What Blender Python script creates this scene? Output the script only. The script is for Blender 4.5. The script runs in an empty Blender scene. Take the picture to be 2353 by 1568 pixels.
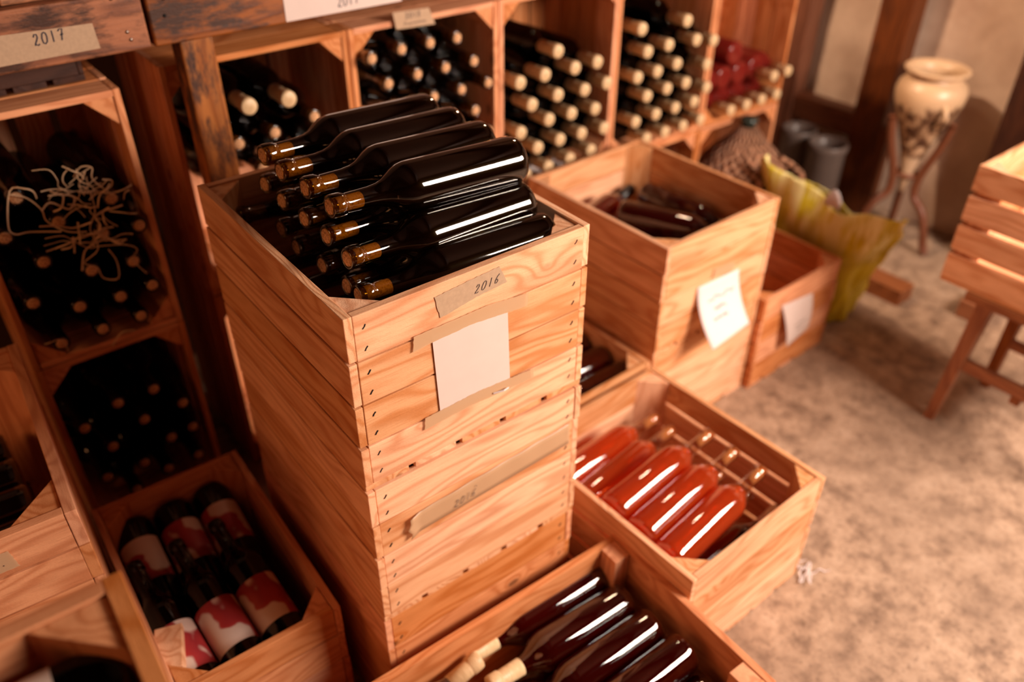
import bpy, math, random
from mathutils import Matrix, Vector, Euler
from math import sin, cos, pi, radians as RAD

# ---------------------------------------------------------------- camera, light, exposure
C = bpy.context.scene.collection
scene = bpy.context.scene
CAM_LOC = Vector((-0.3538, -0.7649, 1.4883))
PITCH, YAW, ROLL = 0.62874, -0.68, 0.0045
cd = bpy.data.cameras.new('camera'); cam = bpy.data.objects.new('camera', cd); C.objects.link(cam)
Fv = Vector((0, cos(PITCH), -sin(PITCH))); Rv = Vector((1, 0, 0)); Uv = Vector((0, sin(PITCH), cos(PITCH)))
r2 = cos(ROLL)*Rv + sin(ROLL)*Uv; u2 = -sin(ROLL)*Rv + cos(ROLL)*Uv
M3 = Matrix((r2, u2, -Fv)).transposed()
cam.matrix_world = Matrix.Translation(CAM_LOC) @ (Matrix.Rotation(YAW, 4, 'Z') @ M3.to_4x4())
cd.sensor_width = 36.0; cd.lens = 36.0*1918.4/2353.0; cd.clip_start = 0.02
cd.dof.use_dof = True; cd.dof.focus_distance = 1.08; cd.dof.aperture_fstop = 2.0
scene.camera = cam

w = bpy.data.worlds.new('world'); scene.world = w; w.use_nodes = True
w.node_tree.nodes['Background'].inputs[0].default_value = (1.0, 0.72, 0.5, 1)
w.node_tree.nodes['Background'].inputs[1].default_value = 0.03

def area(name, loc, target, sx, sy, watts, col):
    l = bpy.data.lights.new(name, 'AREA'); l.shape = 'RECTANGLE'; l.size = sx; l.size_y = sy; l.energy = watts; l.color = col
    o = bpy.data.objects.new(name, l); C.objects.link(o); o.location = loc
    o.rotation_euler = (Vector(target)-Vector(loc)).to_track_quat('-Z', 'Y').to_euler(); return o
def lamp(name, loc, watts, col, r):
    l = bpy.data.lights.new(name, 'POINT'); l.energy = watts; l.color = col; l.shadow_soft_size = r
    o = bpy.data.objects.new(name, l); C.objects.link(o); o.location = loc; return o
area('key_lamp', (1.60, -1.46, 1.62), (0.72, 0.3, 0.45), 1.1, 0.50, 104, (1.0, 0.79, 0.66))
lamp('cellar_lamp', (1.62, 0.90, 1.85), 9, (1.0, 0.62, 0.40), 0.05)
sl = bpy.data.lights.new('wall_fill', 'SPOT'); sl.energy = 95; sl.color = (1.0, 0.70, 0.48); sl.spot_size = RAD(62); sl.spot_blend = .35; sl.shadow_soft_size = .03  # added spot that brightens the right wall and vase, not a known fixture
so = bpy.data.objects.new('wall_fill', sl); C.objects.link(so); so.location = (1.35, 1.10, 1.85)
so.rotation_euler = (Vector((2.6, .50, .62))-so.location).to_track_quat('-Z', 'Y').to_euler()
area('side_fill', (-1.65, 0.45, 1.30), (0.2, 0.4, 0.6), 0.5, 0.4, 5, (1.0, 0.40, 0.15))  # added orange fill for the left-facing boards, in place of weak bounce

scene.view_settings.view_transform = 'Standard'; scene.view_settings.look = 'None'
scene.view_settings.exposure = 0.0; scene.view_settings.gamma = 1.0
scene.view_settings.use_curve_mapping = False

# ---------------------------------------------------------------- node helpers
def srgb(r, g, b):
    f = lambda c: (c/255/12.92) if c/255 <= 0.04045 else ((c/255+0.055)/1.055)**2.4
    return (f(r), f(g), f(b), 1)
class NT:
    def __init__(s, name):
        s.m = bpy.data.materials.new(name); s.m.use_nodes = True; s.t = s.m.node_tree; s.t.nodes.clear()
        s.out = s.n('ShaderNodeOutputMaterial')
    def n(s, typ, **kw):
        nd = s.t.nodes.new(typ)
        for k, v in kw.items():
            if k.startswith('i_'):
                nd.inputs[int(k[2:]) if k[2:].isdigit() else k[2:].replace('_', ' ')].default_value = v
            else: setattr(nd, k, v)
        return nd
    def l(s, a, b, ai=0, bi=0):
        s.t.links.new(a.outputs[ai], b.inputs[bi]); return b
    def math(s, op, a, b=None, clamp=False):
        nd = s.n('ShaderNodeMath', operation=op); nd.use_clamp = clamp
        for i, v in enumerate((a, b)):
            if v is None: continue
            if isinstance(v, (int, float)): nd.inputs[i].default_value = v
            else: s.t.links.new(v, nd.inputs[i])
        return nd.outputs[0]
    def vmath(s, op, a, b):
        nd = s.n('ShaderNodeVectorMath', operation=op)
        for i, v in enumerate((a, b)):
            if isinstance(v, tuple): nd.inputs[i].default_value = v
            else: s.t.links.new(v, nd.inputs[i])
        return nd.outputs[0]
    def noise(s, vec, scale, detail=3, rough=.55, out='Fac'):
        nd = s.n('ShaderNodeTexNoise'); s.t.links.new(vec, nd.inputs['Vector'])
        nd.inputs['Scale'].default_value = scale; nd.inputs['Detail'].default_value = detail; nd.inputs['Roughness'].default_value = rough
        return nd.outputs[out]
    def ramp(s, fac, stops):
        nd = s.n('ShaderNodeValToRGB'); s.t.links.new(fac, nd.inputs[0]); e = nd.color_ramp.elements
        while len(e) < len(stops): e.new(0.5)
        for el, (p, c) in zip(e, stops): el.position = p; el.color = c
        return nd.outputs[0]
    def mix(s, fac, a, b, mode='MIX'):
        nd = s.n('ShaderNodeMix', data_type='RGBA', blend_type=mode)
        for i, v in ((0, fac), (6, a), (7, b)):
            if isinstance(v, (int, float, tuple)): nd.inputs[i].default_value = v
            else: s.t.links.new(v, nd.inputs[i])
        return nd.outputs[2]
    def bsdf(s, col=None, rough=.6, **kw):
        b = s.n('ShaderNodeBsdfPrincipled')
        if col is not None:
            if isinstance(col, tuple): b.inputs['Base Color'].default_value = col
            else: s.t.links.new(col, b.inputs['Base Color'])
        if isinstance(rough, (int, float)): b.inputs['Roughness'].default_value = rough
        else: s.t.links.new(rough, b.inputs['Roughness'])
        for k, v in kw.items(): b.inputs[k.replace('_', ' ')].default_value = v
        s.t.links.new(b.outputs[0], s.out.inputs[0]); return b
    def bump(s, b, h, strength=.3, dist=.001):
        nd = s.n('ShaderNodeBump'); nd.inputs['Strength'].default_value = strength; nd.inputs['Distance'].default_value = dist
        s.t.links.new(h, nd.inputs['Height']); s.t.links.new(nd.outputs[0], b.inputs['Normal'])

def wood(name, light, mid, dark, knot, rough=.62, knots=True, stain=None, spec=.3, ring=1.0):
    t = NT(name)
    at = t.n('ShaderNodeAttribute', attribute_name='grain').outputs['Vector']
    tone = t.n('ShaderNodeAttribute', attribute_name='tone').outputs['Fac']
    oi = t.n('ShaderNodeObjectInfo').outputs['Random']
    st = t.vmath('MULTIPLY', at, (2.2, 13, 13))
    n1 = t.noise(st, 1.0, 2.5, .5)
    sep = t.n('ShaderNodeSeparateXYZ'); t.t.links.new(at, sep.inputs[0])
    ph = t.math('ADD', t.math('MULTIPLY', sep.outputs[1], 260*ring), t.math('MULTIPLY', sep.outputs[2], 150*ring))
    ph = t.math('ADD', ph, t.math('MULTIPLY', n1, 46*ring))
    if knots:
        kv = t.vmath('MULTIPLY', at, (5.0, 9.0, 9.0))
        vo = t.n('ShaderNodeTexVoronoi'); t.t.links.new(kv, vo.inputs['Vector']); vo.inputs['Scale'].default_value = 1.0
        kd = t.math('DIVIDE', vo.outputs['Distance'], 1.0)
        near = t.math('POWER', 2.718, t.math('MULTIPLY', kd, -7.0))
        ph = t.math('ADD', ph, t.math('MULTIPLY', near, 26))
    rings = t.math('ADD', t.math('MULTIPLY', t.math('SINE', ph), .5), .5)
    rings = t.math('POWER', rings, 2.2)
    big = t.noise(t.vmath('MULTIPLY', at, (4, 22, 22)), 1.0, 3)
    fine = t.noise(t.vmath('MULTIPLY', at, (26, 700, 700)), 1.0, 2, .6)
    col = t.mix(rings, light, mid)
    col = t.mix(t.math('MULTIPLY', t.math('SUBTRACT', big, .45, True), 1.6, True), col, dark)
    col = t.mix(t.math('MULTIPLY', t.math('SUBTRACT', fine, .52, True), 1.8, True), col, dark)
    if knots:
        km = t.n('ShaderNodeMapRange'); t.t.links.new(kd, km.inputs[0]); km.inputs[1].default_value = .045; km.inputs[2].default_value = .085
        km.inputs[3].default_value = .85; km.inputs[4].default_value = 0
        col = t.mix(km.outputs[0], col, knot)
    hv = t.n('ShaderNodeHueSaturation'); t.t.links.new(col, hv.inputs['Color'])
    t.t.links.new(t.math('ADD', t.math('MULTIPLY', tone, .30), t.math('ADD', t.math('MULTIPLY', oi, .12), .79)), hv.inputs['Value'])
    t.t.links.new(t.math('ADD', t.math('MULTIPLY', tone, -.2), 1.12), hv.inputs['Saturation'])
    col = hv.outputs[0]
    if stain:
        geo = t.n('ShaderNodeTexCoord').outputs['Object']
        sn = t.noise(t.vmath('MULTIPLY', at, (9, 30, 30)), 1.0, 5, .7)
        col = t.mix(t.ramp(sn, [(.46, (0, 0, 0, 1)), (.60, (1, 1, 1, 1))]), col, stain)
    b = t.bsdf(col, rough, Specular_IOR_Level=spec)
    rg = t.noise(t.vmath('MULTIPLY', at, (260, 420, 420)), 1.0, 2, .6)
    h = t.math('ADD', t.math('MULTIPLY', rings, .35), t.math('ADD', t.math('MULTIPLY', fine, .5), t.math('MULTIPLY', rg, .55)))
    t.bump(b, h, .45, .0012)
    return t.m
PINE = wood('pine', (0.84, .475, .265, 1), (.66, .30, .140, 1), (.44, .165, .065, 1), (.22, .09, .035, 1))
PINE_END = PINE
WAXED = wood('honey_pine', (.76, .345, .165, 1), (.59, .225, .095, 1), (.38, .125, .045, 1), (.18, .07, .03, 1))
TIMBER = wood('stained_timber', (.34, .115, .040, 1), (.19, .058, .020, 1), (.08, .024, .009, 1), (.02, .008, .004, 1), rough=.5, knots=False, stain=(.055, .020, .010, 1), spec=.4, ring=.8)
POSTWD = wood('worn_timber', (.48, .19, .07, 1), (.32, .11, .038, 1), (.14, .045, .016, 1), (.02, .008, .004, 1), rough=.55, knots=False, stain=(.05, .018, .009, 1), spec=.4, ring=.8)
DARKWD = wood('dark_timber', (.055, .018, .009, 1), (.035, .011, .006, 1), (.02, .006, .004, 1), (.02, .008, .004, 1), rough=.55, knots=False)
WALLWD = wood('wall_timber', (.17, .052, .020, 1), (.10, .030, .012, 1), (.05, .015, .006, 1), (.02, .008, .004, 1), rough=.5, knots=False, spec=.4)
STOOLWD = wood('brown_stool_wood', (.33, .12, .045, 1), (.24, .08, .03, 1), (.15, .05, .02, 1), (.1, .03, .015, 1), rough=.45, knots=False)

def plain(name, col, rough=.6, **kw):
    t = NT(name); t.bsdf(col, rough, **kw); return t.m
def shell(name, tint, ior=1.5, rough=.02, refl=(1, 1, 1, 1), boost=1.0):
    t = NT(name)
    tr = t.n('ShaderNodeBsdfTransparent'); tr.inputs[0].default_value = tint
    gl = t.n('ShaderNodeBsdfGlossy'); gl.inputs['Color'].default_value = refl; gl.inputs['Roughness'].default_value = rough
    fr = t.n('ShaderNodeFresnel'); bf = t.n('ShaderNodeNewGeometry').outputs['Backfacing']
    t.t.links.new(t.math('ADD', ior, t.math('MULTIPLY', bf, 1/ior-ior)), fr.inputs[0])   # thin wall: same reflectance on either side
    mx = t.n('ShaderNodeMixShader'); f = t.math('MULTIPLY', fr.outputs[0], boost, True)
    t.t.links.new(f, mx.inputs[0]); t.l(tr, mx, 0, 1); t.l(gl, mx, 0, 2); t.l(mx, t.out); return t.m
G_DARK = shell('brown_green_glass', (.42, .29, .07, 1), 1.62, .06, boost=1.5)
G_BLACK = shell('black_green_glass', (.12, .065, .02, 1), 1.5, .06, boost=.9)
G_CLEAR = shell('clear_glass', (.84, .66, .50, 1), 1.6, .03, boost=1.9)
G_AMBER = shell('smoky_red_glass', (.62, .42, .32, 1), 1.6, .035, boost=1.8)
WINE = plain('dark_red_wine', (.008, .0018, .0015, 1), .3, Specular_IOR_Level=.12)
def liquid(name, col, trans):
    t = NT(name)
    d = t.n('ShaderNodeBsdfTranslucent'); d.inputs[0].default_value = col
    d2 = t.n('ShaderNodeBsdfDiffuse'); d2.inputs[0].default_value = col
    tr = t.n('ShaderNodeBsdfTransparent'); tr.inputs[0].default_value = trans
    a = t.n('ShaderNodeMixShader'); a.inputs[0].default_value = .5; t.l(d, a, 0, 1); t.l(d2, a, 0, 2)
    b = t.n('ShaderNodeMixShader'); b.inputs[0].default_value = .50; t.l(a, b, 0, 1); t.l(tr, b, 0, 2)
    t.l(b, t.out); return t.m
ROSE = liquid('rose_wine', (.95, .23, .07, 1), (1.0, .42, .2, 1))
RED = liquid('ruby_wine', (.20, .012, .010, 1), (.5, .05, .03, 1))
REDO = plain('red_wine_in_bottle', (.17, .014, .010, 1), .12)
REDB = liquid('light_red_wine', (.42, .045, .03, 1), (.8, .2, .1, 1))
def cork_mat():
    t = NT('cork'); tc = t.n('ShaderNodeTexCoord').outputs['Object']
    n = t.noise(tc, 260, 3, .6); c = t.ramp(n, [(.35, (.36, .17, .065, 1)), (.5, (.68, .38, .19, 1)), (.7, (.80, .50, .29, 1))])
    b = t.bsdf(c, .8); t.bump(b, n, .4, .0006); return t.m
CORK = cork_mat()
def capsule_mat():
    t = NT('cream_capsule'); tc = t.n('ShaderNodeTexCoord').outputs['Object']
    n = t.noise(t.vmath('MULTIPLY', tc, (900, 60, 60)), 1.0, 2, .5)
    c = t.ramp(n, [(.3, (.56, .37, .19, 1)), (.6, (.74, .54, .31, 1))])
    b = t.bsdf(c, .45); t.bump(b, n, .3, .0006); return t.m
CAPS = capsule_mat()
BLACKCAP = plain('black_capsule', (.02, .018, .018, 1), .4)
def label_mat():
    t = NT('painted_label'); tc = t.n('ShaderNodeTexCoord').outputs['Object']
    n = t.noise(tc, 9, 3, .5)
    c = t.ramp(n, [(.47, (.72, .58, .50, 1)), (.50, (.42, .03, .03, 1)), (.60, (.32, .02, .025, 1)), (.63, (.70, .52, .44, 1))])
    t.bsdf(c, .55); return t.m
LABEL = label_mat()
def paper_mat(name, col, var=.1, sc=60, rough=.75):
    t = NT(name); tc = t.n('ShaderNodeTexCoord').outputs['Object']; n = t.noise(tc, sc, 4, .6)
    c2 = tuple(x*(1-var*2) for x in col[:3])+(1,)
    c = t.mix(n, col, c2); b = t.bsdf(c, rough); t.bump(b, n, .15, .0006); return t.m
KRAFT = paper_mat('kraft_tape_paper', (.56, .38, .24, 1), .16, 150)
WHITEP = paper_mat('pinkish_white_paper', (.74, .60, .54, 1), .05, 30)
NOTEP = paper_mat('white_note_paper', (.76, .68, .67, 1), .03, 30)
TAPE = NT('masking_tape')
_b = TAPE.bsdf((.72, .47, .27, 1), .35, Alpha=.62); TAPE = TAPE.m
INK = plain('dark_ink', (.012, .014, .035, 1), .5)
PENCIL = plain('pencil_grey', (.10, .08, .08, 1), .6)
METAL = plain('steel', (.35, .28, .24, 1), .35, Metallic=1.0)
HOLE = plain('nail_hole_black', (.004, .003, .003, 1), .9)
STRAW = plain('straw', (.62, .42, .24, 1), .6)

def floor_mat():
    t = NT('stained_concrete'); tc = t.n('ShaderNodeTexCoord').outputs['Object']
    a = t.noise(tc, 2.2, 5, .6); bn = t.noise(tc, 16, 6, .68); sp = t.noise(tc, 75, 4, .7); vs = t.noise(tc, 260, 2, .7)
    base = t.ramp(bn, [(.36, (.18, .11, .07, 1)), (.52, (.42, .285, .19, 1)), (.72, (.58, .42, .30, 1))])
    col = t.mix(t.ramp(a, [(.42, (0, 0, 0, 1)), (.62, (.55, .55, .55, 1))]), base, (.27, .18, .12, 1))
    col = t.mix(t.ramp(sp, [(.54, (0, 0, 0, 1)), (.66, (.6, .6, .6, 1))]), col, (.14, .085, .05, 1))
    b = t.bsdf(col, .75); t.bump(b, t.math('ADD', bn, t.math('MULTIPLY', vs, .3)), .35, .006); return t.m
def plaster_mat():
    t = NT('rough_beige_plaster'); tc = t.n('ShaderNodeTexCoord').outputs['Object']
    a = t.noise(tc, 3, 5, .6); n2 = t.noise(tc, 22, 4, .6)
    col = t.ramp(a, [(.35, (.50, .34, .24, 1)), (.6, (.74, .56, .42, 1))])
    b = t.bsdf(col, .85); t.bump(b, t.math('ADD', a, t.math('MULTIPLY', n2, .3)), .6, .02); return t.m
FLOOR = floor_mat(); PLASTER = plaster_mat()
STONE = paper_mat('dim_brown_stone', (.10, .038, .016, 1), .2, 6, .9)

# ---------------------------------------------------------------- mesh helpers
rnd = random.Random(7)
class MB:
    def __init__(s): s.v = []; s.f = []; s.g = []; s.t = []; s.smooth = []
    def face(s, idx, gr, tone, sm=False): s.f.append(idx); s.g.append(gr); s.t.append(tone); s.smooth.append(sm)
    def hexa(s, pts, axis=0, off=None, tone=None, M=None):
        """eight corners in order z-lower 4 then upper 4; grain coordinates follow the given long axis"""
        off = off or (rnd.uniform(-9, 9), rnd.uniform(-9, 9), rnd.uniform(-9, 9)); tone = rnd.random() if tone is None else tone
        b = len(s.v); order = {0: (0, 1, 2), 1: (1, 0, 2), 2: (2, 0, 1)}[axis]
        gr = [tuple(p[order[k]]+off[k] for k in range(3)) for p in pts]
        for p in pts: s.v.append(tuple(M @ Vector(p)) if M else tuple(p))
        for q in ((0, 3, 2, 1), (4, 5, 6, 7), (0, 1, 5, 4), (1, 2, 6, 5), (2, 3, 7, 6), (3, 0, 4, 7)):
            s.face(tuple(b+i for i in q), [gr[i] for i in q], tone)
    def box(s, lo, hi, axis=0, tone=None, M=None, off=None):
        x0, y0, z0 = lo; x1, y1, z1 = hi
        s.hexa([(x0, y0, z0), (x1, y0, z0), (x1, y1, z0), (x0, y1, z0), (x0, y0, z1), (x1, y0, z1), (x1, y1, z1), (x0, y1, z1)], axis, off, tone, M)
    def prism(s, poly, z0, z1, axis=2, tone=None):
        off = (rnd.uniform(-9, 9), rnd.uniform(-9, 9), rnd.uniform(-9, 9)); tone = rnd.random() if tone is None else tone
        n = len(poly); b = len(s.v); pts = [(x, y, z0) for x, y in poly]+[(x, y, z1) for x, y in poly]
        gr = [(p[2]+off[0], p[0]+off[1], p[1]+off[2]) for p in pts]; s.v += pts
        s.face(tuple(b+i for i in reversed(range(n))), [gr[i] for i in reversed(range(n))], tone)
        s.face(tuple(b+n+i for i in range(n)), [gr[n+i] for i in range(n)], tone)
        for i in range(n):
            j = (i+1) % n; q = (i, j, n+j, n+i); s.face(tuple(b+k for k in q), [gr[k] for k in q], tone)
    def lathe(s, prof, n=28, axis='x', zmax=None):
        b = len(s.v)
        for x, r in prof:
            for k in range(n):
                a = 2*pi*k/n; y, z = r*cos(a), r*sin(a)
                if zmax is not None: z = min(z, zmax)
                s.v.append((x, y, z) if axis == 'x' else (y, z, x))
        for i in range(len(prof)-1):
            for k in range(n):
                k2 = (k+1) % n; q = (b+i*n+k, b+i*n+k2, b+(i+1)*n+k2, b+(i+1)*n+k)
                if axis == 'x': q = q[::-1]
                s.face(q, [(0, 0, 0)]*4, .5, True)
    def tube(s, pts, r, n=8, cap=True):
        pts = [Vector(p) for p in pts]; b = len(s.v); m = len(pts); rr = r if hasattr(r, '__len__') else [r]*m
        up = Vector((.3, .2, 1)).normalized()
        for i, p in enumerate(pts):
            d = (pts[min(i+1, m-1)]-pts[max(i-1, 0)]).normalized(); a = d.cross(up)
            if a.length < 1e-4: a = d.cross(Vector((1, 0, 0)))
            a.normalize(); c = d.cross(a)
            for k in range(n):
                t = 2*pi*k/n; q = p+(a*cos(t)+c*sin(t))*rr[i]; s.v.append(tuple(q))
        L = 0
        for i in range(m-1):
            for k in range(n):
                k2 = (k+1) % n; q = (b+i*n+k, b+i*n+k2, b+(i+1)*n+k2, b+(i+1)*n+k)
                gg = [(L+i*.05, k/n*.1, 0), (L+i*.05, (k+1)/n*.1, 0), (L+(i+1)*.05, (k+1)/n*.1, 0), (L+(i+1)*.05, k/n*.1, 0)]
                s.face(q, gg, .5, True)
        if cap:
            s.face(tuple(b+k for k in range(n)), [(0, 0, 0)]*n, .5); s.face(tuple(b+(m-1)*n+k for k in reversed(range(n))), [(0, 0, 0)]*n, .5)
    def ribbon(s, pts, wd, nrm, th=.0004):
        """flat strip following pts, of width wd, facing nrm"""
        pts = [Vector(p) for p in pts]; nrm = Vector(nrm); m = len(pts); b = len(s.v)
        for i, p in enumerate(pts):
            d = (pts[min(i+1, m-1)]-pts[max(i-1, 0)]); d.normalize(); a = d.cross(nrm); a.normalize(); a *= wd/2; e = nrm.normalized()*th
            s.v += [tuple(p-a), tuple(p+a), tuple(p+a+e), tuple(p-a+e)]
        for i in range(m-1):
            for k in range(4):
                k2 = (k+1) % 4; q = (b+i*4+k, b+i*4+k2, b+(i+1)*4+k2, b+(i+1)*4+k); s.face(q, [(0, 0, 0)]*4, .5)
        s.face((b+3, b+2, b+1, b), [(0, 0, 0)]*4, .5); e = b+(m-1)*4; s.face((e, e+1, e+2, e+3), [(0, 0, 0)]*4, .5)
    def mesh(s, name, mat):
        me = bpy.data.meshes.new(name); me.from_pydata(s.v, [], s.f)
        me.attributes.new('grain', 'FLOAT_VECTOR', 'CORNER'); me.attributes.new('tone', 'FLOAT', 'CORNER')
        fl = []; tl = []
        for g, t in zip(s.g, s.t):
            for p in g: fl.extend(p); tl.append(t)
        me.attributes['grain'].data.foreach_set('vector', fl); me.attributes['tone'].data.foreach_set('value', tl)
        me.polygons.foreach_set('use_smooth', s.smooth); me.materials.append(mat); me.update(); return me
def link(name, me, parent=None, bevel=0):
    o = bpy.data.objects.new(name, me); C.objects.link(o)
    if parent: o.parent = parent
    if bevel:
        m = o.modifiers.new('bevel', 'BEVEL'); m.width = bevel; m.segments = 2; m.limit_method = 'ANGLE'
    return o
def obj(name, mb, mat, parent=None, bevel=0): return link(name, mb.mesh(name, mat), parent, bevel)
def empty(name, loc=(0, 0, 0), rot=(0, 0, 0)):
    o = bpy.data.objects.new(name, None); C.objects.link(o); o.location = loc; o.rotation_euler = rot; o.empty_display_size = .05; return o
def tag(o, label=None, cat=None, group=None, kind=None):
    if label: o['label'] = label
    if cat: o['category'] = cat
    if group: o['group'] = group
    if kind: o['kind'] = kind
    return o

# ---------------------------------------------------------------- the setting
def slab(name, lo, hi, mat):
    m = MB(); m.box(lo, hi); return tag(obj(name, m, mat), kind='structure')
slab('floor', (-1.9, -2.3, -.1), (2.9, 1.6, 0), FLOOR)
slab('wall_back', (-1.9, 1.36, 0), (2.9, 1.5, 2.35), STONE)
def rough_wall(name, x0):
    import mathutils
    m = MB(); ny, nz = 60, 40
    for i in range(ny+1):
        for j in range(nz+1):
            y = -2.3+3.9*i/ny; z = 2.35*j/nz
            d = .020*mathutils.noise.noise(Vector((y*3.1, z*3.3, 0)))+.008*mathutils.noise.noise(Vector((y*11, z*11, 3)))
            m.v.append((x0+d, y, z))
    for i in range(ny):
        for j in range(nz):
            a = i*(nz+1)+j; m.face((a, a+1, a+nz+2, a+nz+1), [(0, 0, 0)]*4, .5, True)
    o = obj(name, m, PLASTER); return tag(o, kind='structure')
rough_wall('wall_right', 2.62)
slab('wall_left', (-1.9, -2.3, 0), (-1.8, 1.6, 2.35), STONE)
slab('wall_front', (-1.9, -2.4, 0), (2.9, -2.3, 2.35), STONE)
slab('ceiling', (-1.9, -2.4, 2.35), (2.9, 1.6, 2.45), STONE)
for i, x in enumerate((-1.2, -.3, .6, 1.5, 2.4)):  # unseen ceiling beams, added to put dark stripes into the bottle reflections
    m = MB(); m.box((x-.07, -2.3, 2.2), (x+.07, 1.36, 2.35), 1); tag(obj('added_trim_%d' % (i+1), m, DARKWD), kind='structure')

# ---------------------------------------------------------------- crates
def planks_h(mb, lo, hi, axis, n, gap, jit=.0008):
    """n horizontal planks stacked in z between lo and hi"""
    x0, y0, z0 = lo; x1, y1, z1 = hi; h = (z1-z0+gap)/n
    for i in range(n):
        a = z0+i*h; b = a+h-gap; j = rnd.uniform(-jit, jit); e = rnd.uniform(-.0015, .0015)
        if axis == 0: mb.box((x0+e*0, y0+j, a), (x1, y1+j, b), 0)
        else: mb.box((x0+j, y0+e, a), (x1+j, y1, b), 1)
crate_n = [0]
def crate(label, loc, W, D, H, yaw=0, t=.012, n=4, gap=.003, sgap=None, mat=None, rot=None, slats=5, slatgap=.011, post='tri', leg=.052, group=None, cat='crate', back_solid=False, bevel=.0011, name='wooden_crate', topin=.0):
    mat = mat or PINE; sgap = gap if sgap is None else sgap
    root = empty(name, loc, rot or (0, 0, yaw)); tag(root, label, cat, group)
    bt = .011
    for x in (0, W-t):
        m = MB(); planks_h(m, (x, 0, bt), (x+t, D, H), 1, n, sgap); obj('side_panel', m, mat, root, bevel)
    for y in (.0008, D-t-.0008):
        m = MB(); planks_h(m, (t+.0006, y, bt), (W-t-.0006, y+t, H-.0005), 0, n, gap); obj('end_panel', m, mat, root, bevel)
    m = MB(); sw = (W-slatgap*(slats-1))/slats
    for i in range(slats):
        m.box((i*(sw+slatgap), .001, 0), (i*(sw+slatgap)+sw, D-.001, bt-.0004), 1)
    obj('bottom', m, mat, root, bevel)
    e = t+.0008; g = .0035
    for sx in (0, 1):
        for sy in (0, 1):
            m = MB()
            if post == 'tri': poly = [(e, e), (e+leg, e), (e, e+leg)]
            else: poly = [(e, e), (e+.034, e), (e+.034, e+.040), (e, e+.040)]
            poly = [((W-x) if sx else x, (D-y) if sy else y) for x, y in poly]
            if sx != sy: poly = poly[::-1]
            m.prism(poly, bt+.0005, H-g+(.002 if post != 'tri' else 0)); obj('corner_post', m, mat, root, bevel)
    return root
def crate_at(label, X, Y, top, W, D, H, yaw=0, **k):
    return crate(label, (X, Y, top-H), W, D, H, yaw, **k)

# the tall stack in the middle
TY = -.0155
T1 = crate_at('pale pine crate piled with dark bottles, top of the tall front stack', .004, 0, .9208, .40, .4665, .2935, TY, gap=.0025, sgap=.0045)
T2 = crate_at('pine crate under the bottle crate in the tall stack, with a 2016 tape', .004, -.002, .6245, .40, .4665, .2935, TY, gap=.0025, sgap=.0045)
T3 = crate_at('bottom crate of the tall front stack, behind the crate of red bottles', .004, 0, .3280, .40, .4665, .328, TY, gap=.003, mat=WAXED)
# right-hand floor crates
crate_at('crate of orange rosé bottles on the concrete floor', .478, -.242, .2945, .40, .4665, .2945, .012, gap=.0015, sgap=.011, mat=PINE)
crate_at('crate of dark red bottles behind the rosé crate', .486, .240, .2945, .396, .4665, .2945, .01, gap=.002)
crate_at('closed floor crate carrying the note-marked crate', .899, .250, .2930, .40, .4665, .293, .01, gap=.003)
M1 = crate_at('deep crate with a curled white note, stacked beside the tall tower', .899, .250, .5880, .40, .4665, .2935, .01, gap=.003)
S1 = crate_at('empty floor crate with a small beige note, beside the yellow sack', 1.306, .235, .2945, .352, .4665, .2945, .01, gap=.004, mat=WAXED)
# front crate with red bottles (different make, square posts)
crate_at('wide crate of red bottles with cream capsules at the bottom edge', -.215, -.405, .2500, .68, .385, .250, -.045, t=.014, n=2, gap=.001, post='sq', slats=6, mat=WAXED)
# left side
KY = -.044
crate_at('narrow crate of bottles with red and white labels, left of the tall stack', -.310, .111, .2945, .283, .472, .2945, KY, gap=.004, mat=WAXED)
JC = crate_at('crate marked H. full of dark bottles at the left edge', -.715, .276, .605, .395, .48, .2935, -.0715, t=.016, leg=.07, gap=.003, mat=WAXED)  # darker wood puts the shade on this crate's front into its colour
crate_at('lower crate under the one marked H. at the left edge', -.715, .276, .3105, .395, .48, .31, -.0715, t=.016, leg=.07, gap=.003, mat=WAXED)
J2X, J2Y, J2YAW = -.715, -.625, -.045
crate_at('nearest crate in the bottom left corner with a labelled bottle', -.7435, -.634, .885, .40, .48, .2935, J2YAW, t=.017, leg=.065, gap=.003, mat=WAXED)  # darker wood here too, shade carried by the board colour
crate_at('second crate of the bottom left corner stack', -.7435, -.634, .590, .40, .48, .2935, J2YAW, t=.017, leg=.065, gap=.003)
crate_at('floor crate of the bottom left corner stack', -.7435, -.634, .2955, .40, .48, .2955, J2YAW, t=.017, leg=.065, gap=.003)

# open-fronted crates of the rack, laid on their sides
RX, RYF, RYAW = .488, .811, -.013
def rack_pt(u, yoff=0): return (RX+u*cos(RYAW)-yoff*sin(RYAW), RYF+u*sin(RYAW)+yoff*cos(RYAW))
names = ['behind the worn post', 'with the small hanging tag', 'in the middle of the rack', 'second from the right end of the rack', 'at the right end of the rack']
for i in range(5):
    x, y = rack_pt((i-1)*.389)
    for row, z0, hh in ((0, .006, .494), (1, .504, .494)):
        lab = ('upper' if row else 'lower')+' rack crate '+names[i]+', open side facing out'
        crate(lab, (x+.001, y+.2945, z0), .386, hh, .2945, rot=(pi/2, 0, RYAW), gap=.003, mat=WAXED, slats=6, slatgap=.006 if i > 1 else .010, name='rack_crate', t=.012, leg=.05, group='crates stacked on their sides as a bottle rack')
for row, z0 in ((0, .004), (1, .496)):
    lab = ('upper' if row else 'lower')+' narrow rack crate left of the gap, full of corked dark bottles'
    crate(lab, (-.275, .785+.2945, z0), .290, .490, .2945, rot=(pi/2, 0, 0), gap=.008, sgap=.010, mat=WAXED, slats=4, slatgap=.016, name='rack_crate', group='narrow rack crates at the left')
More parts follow.
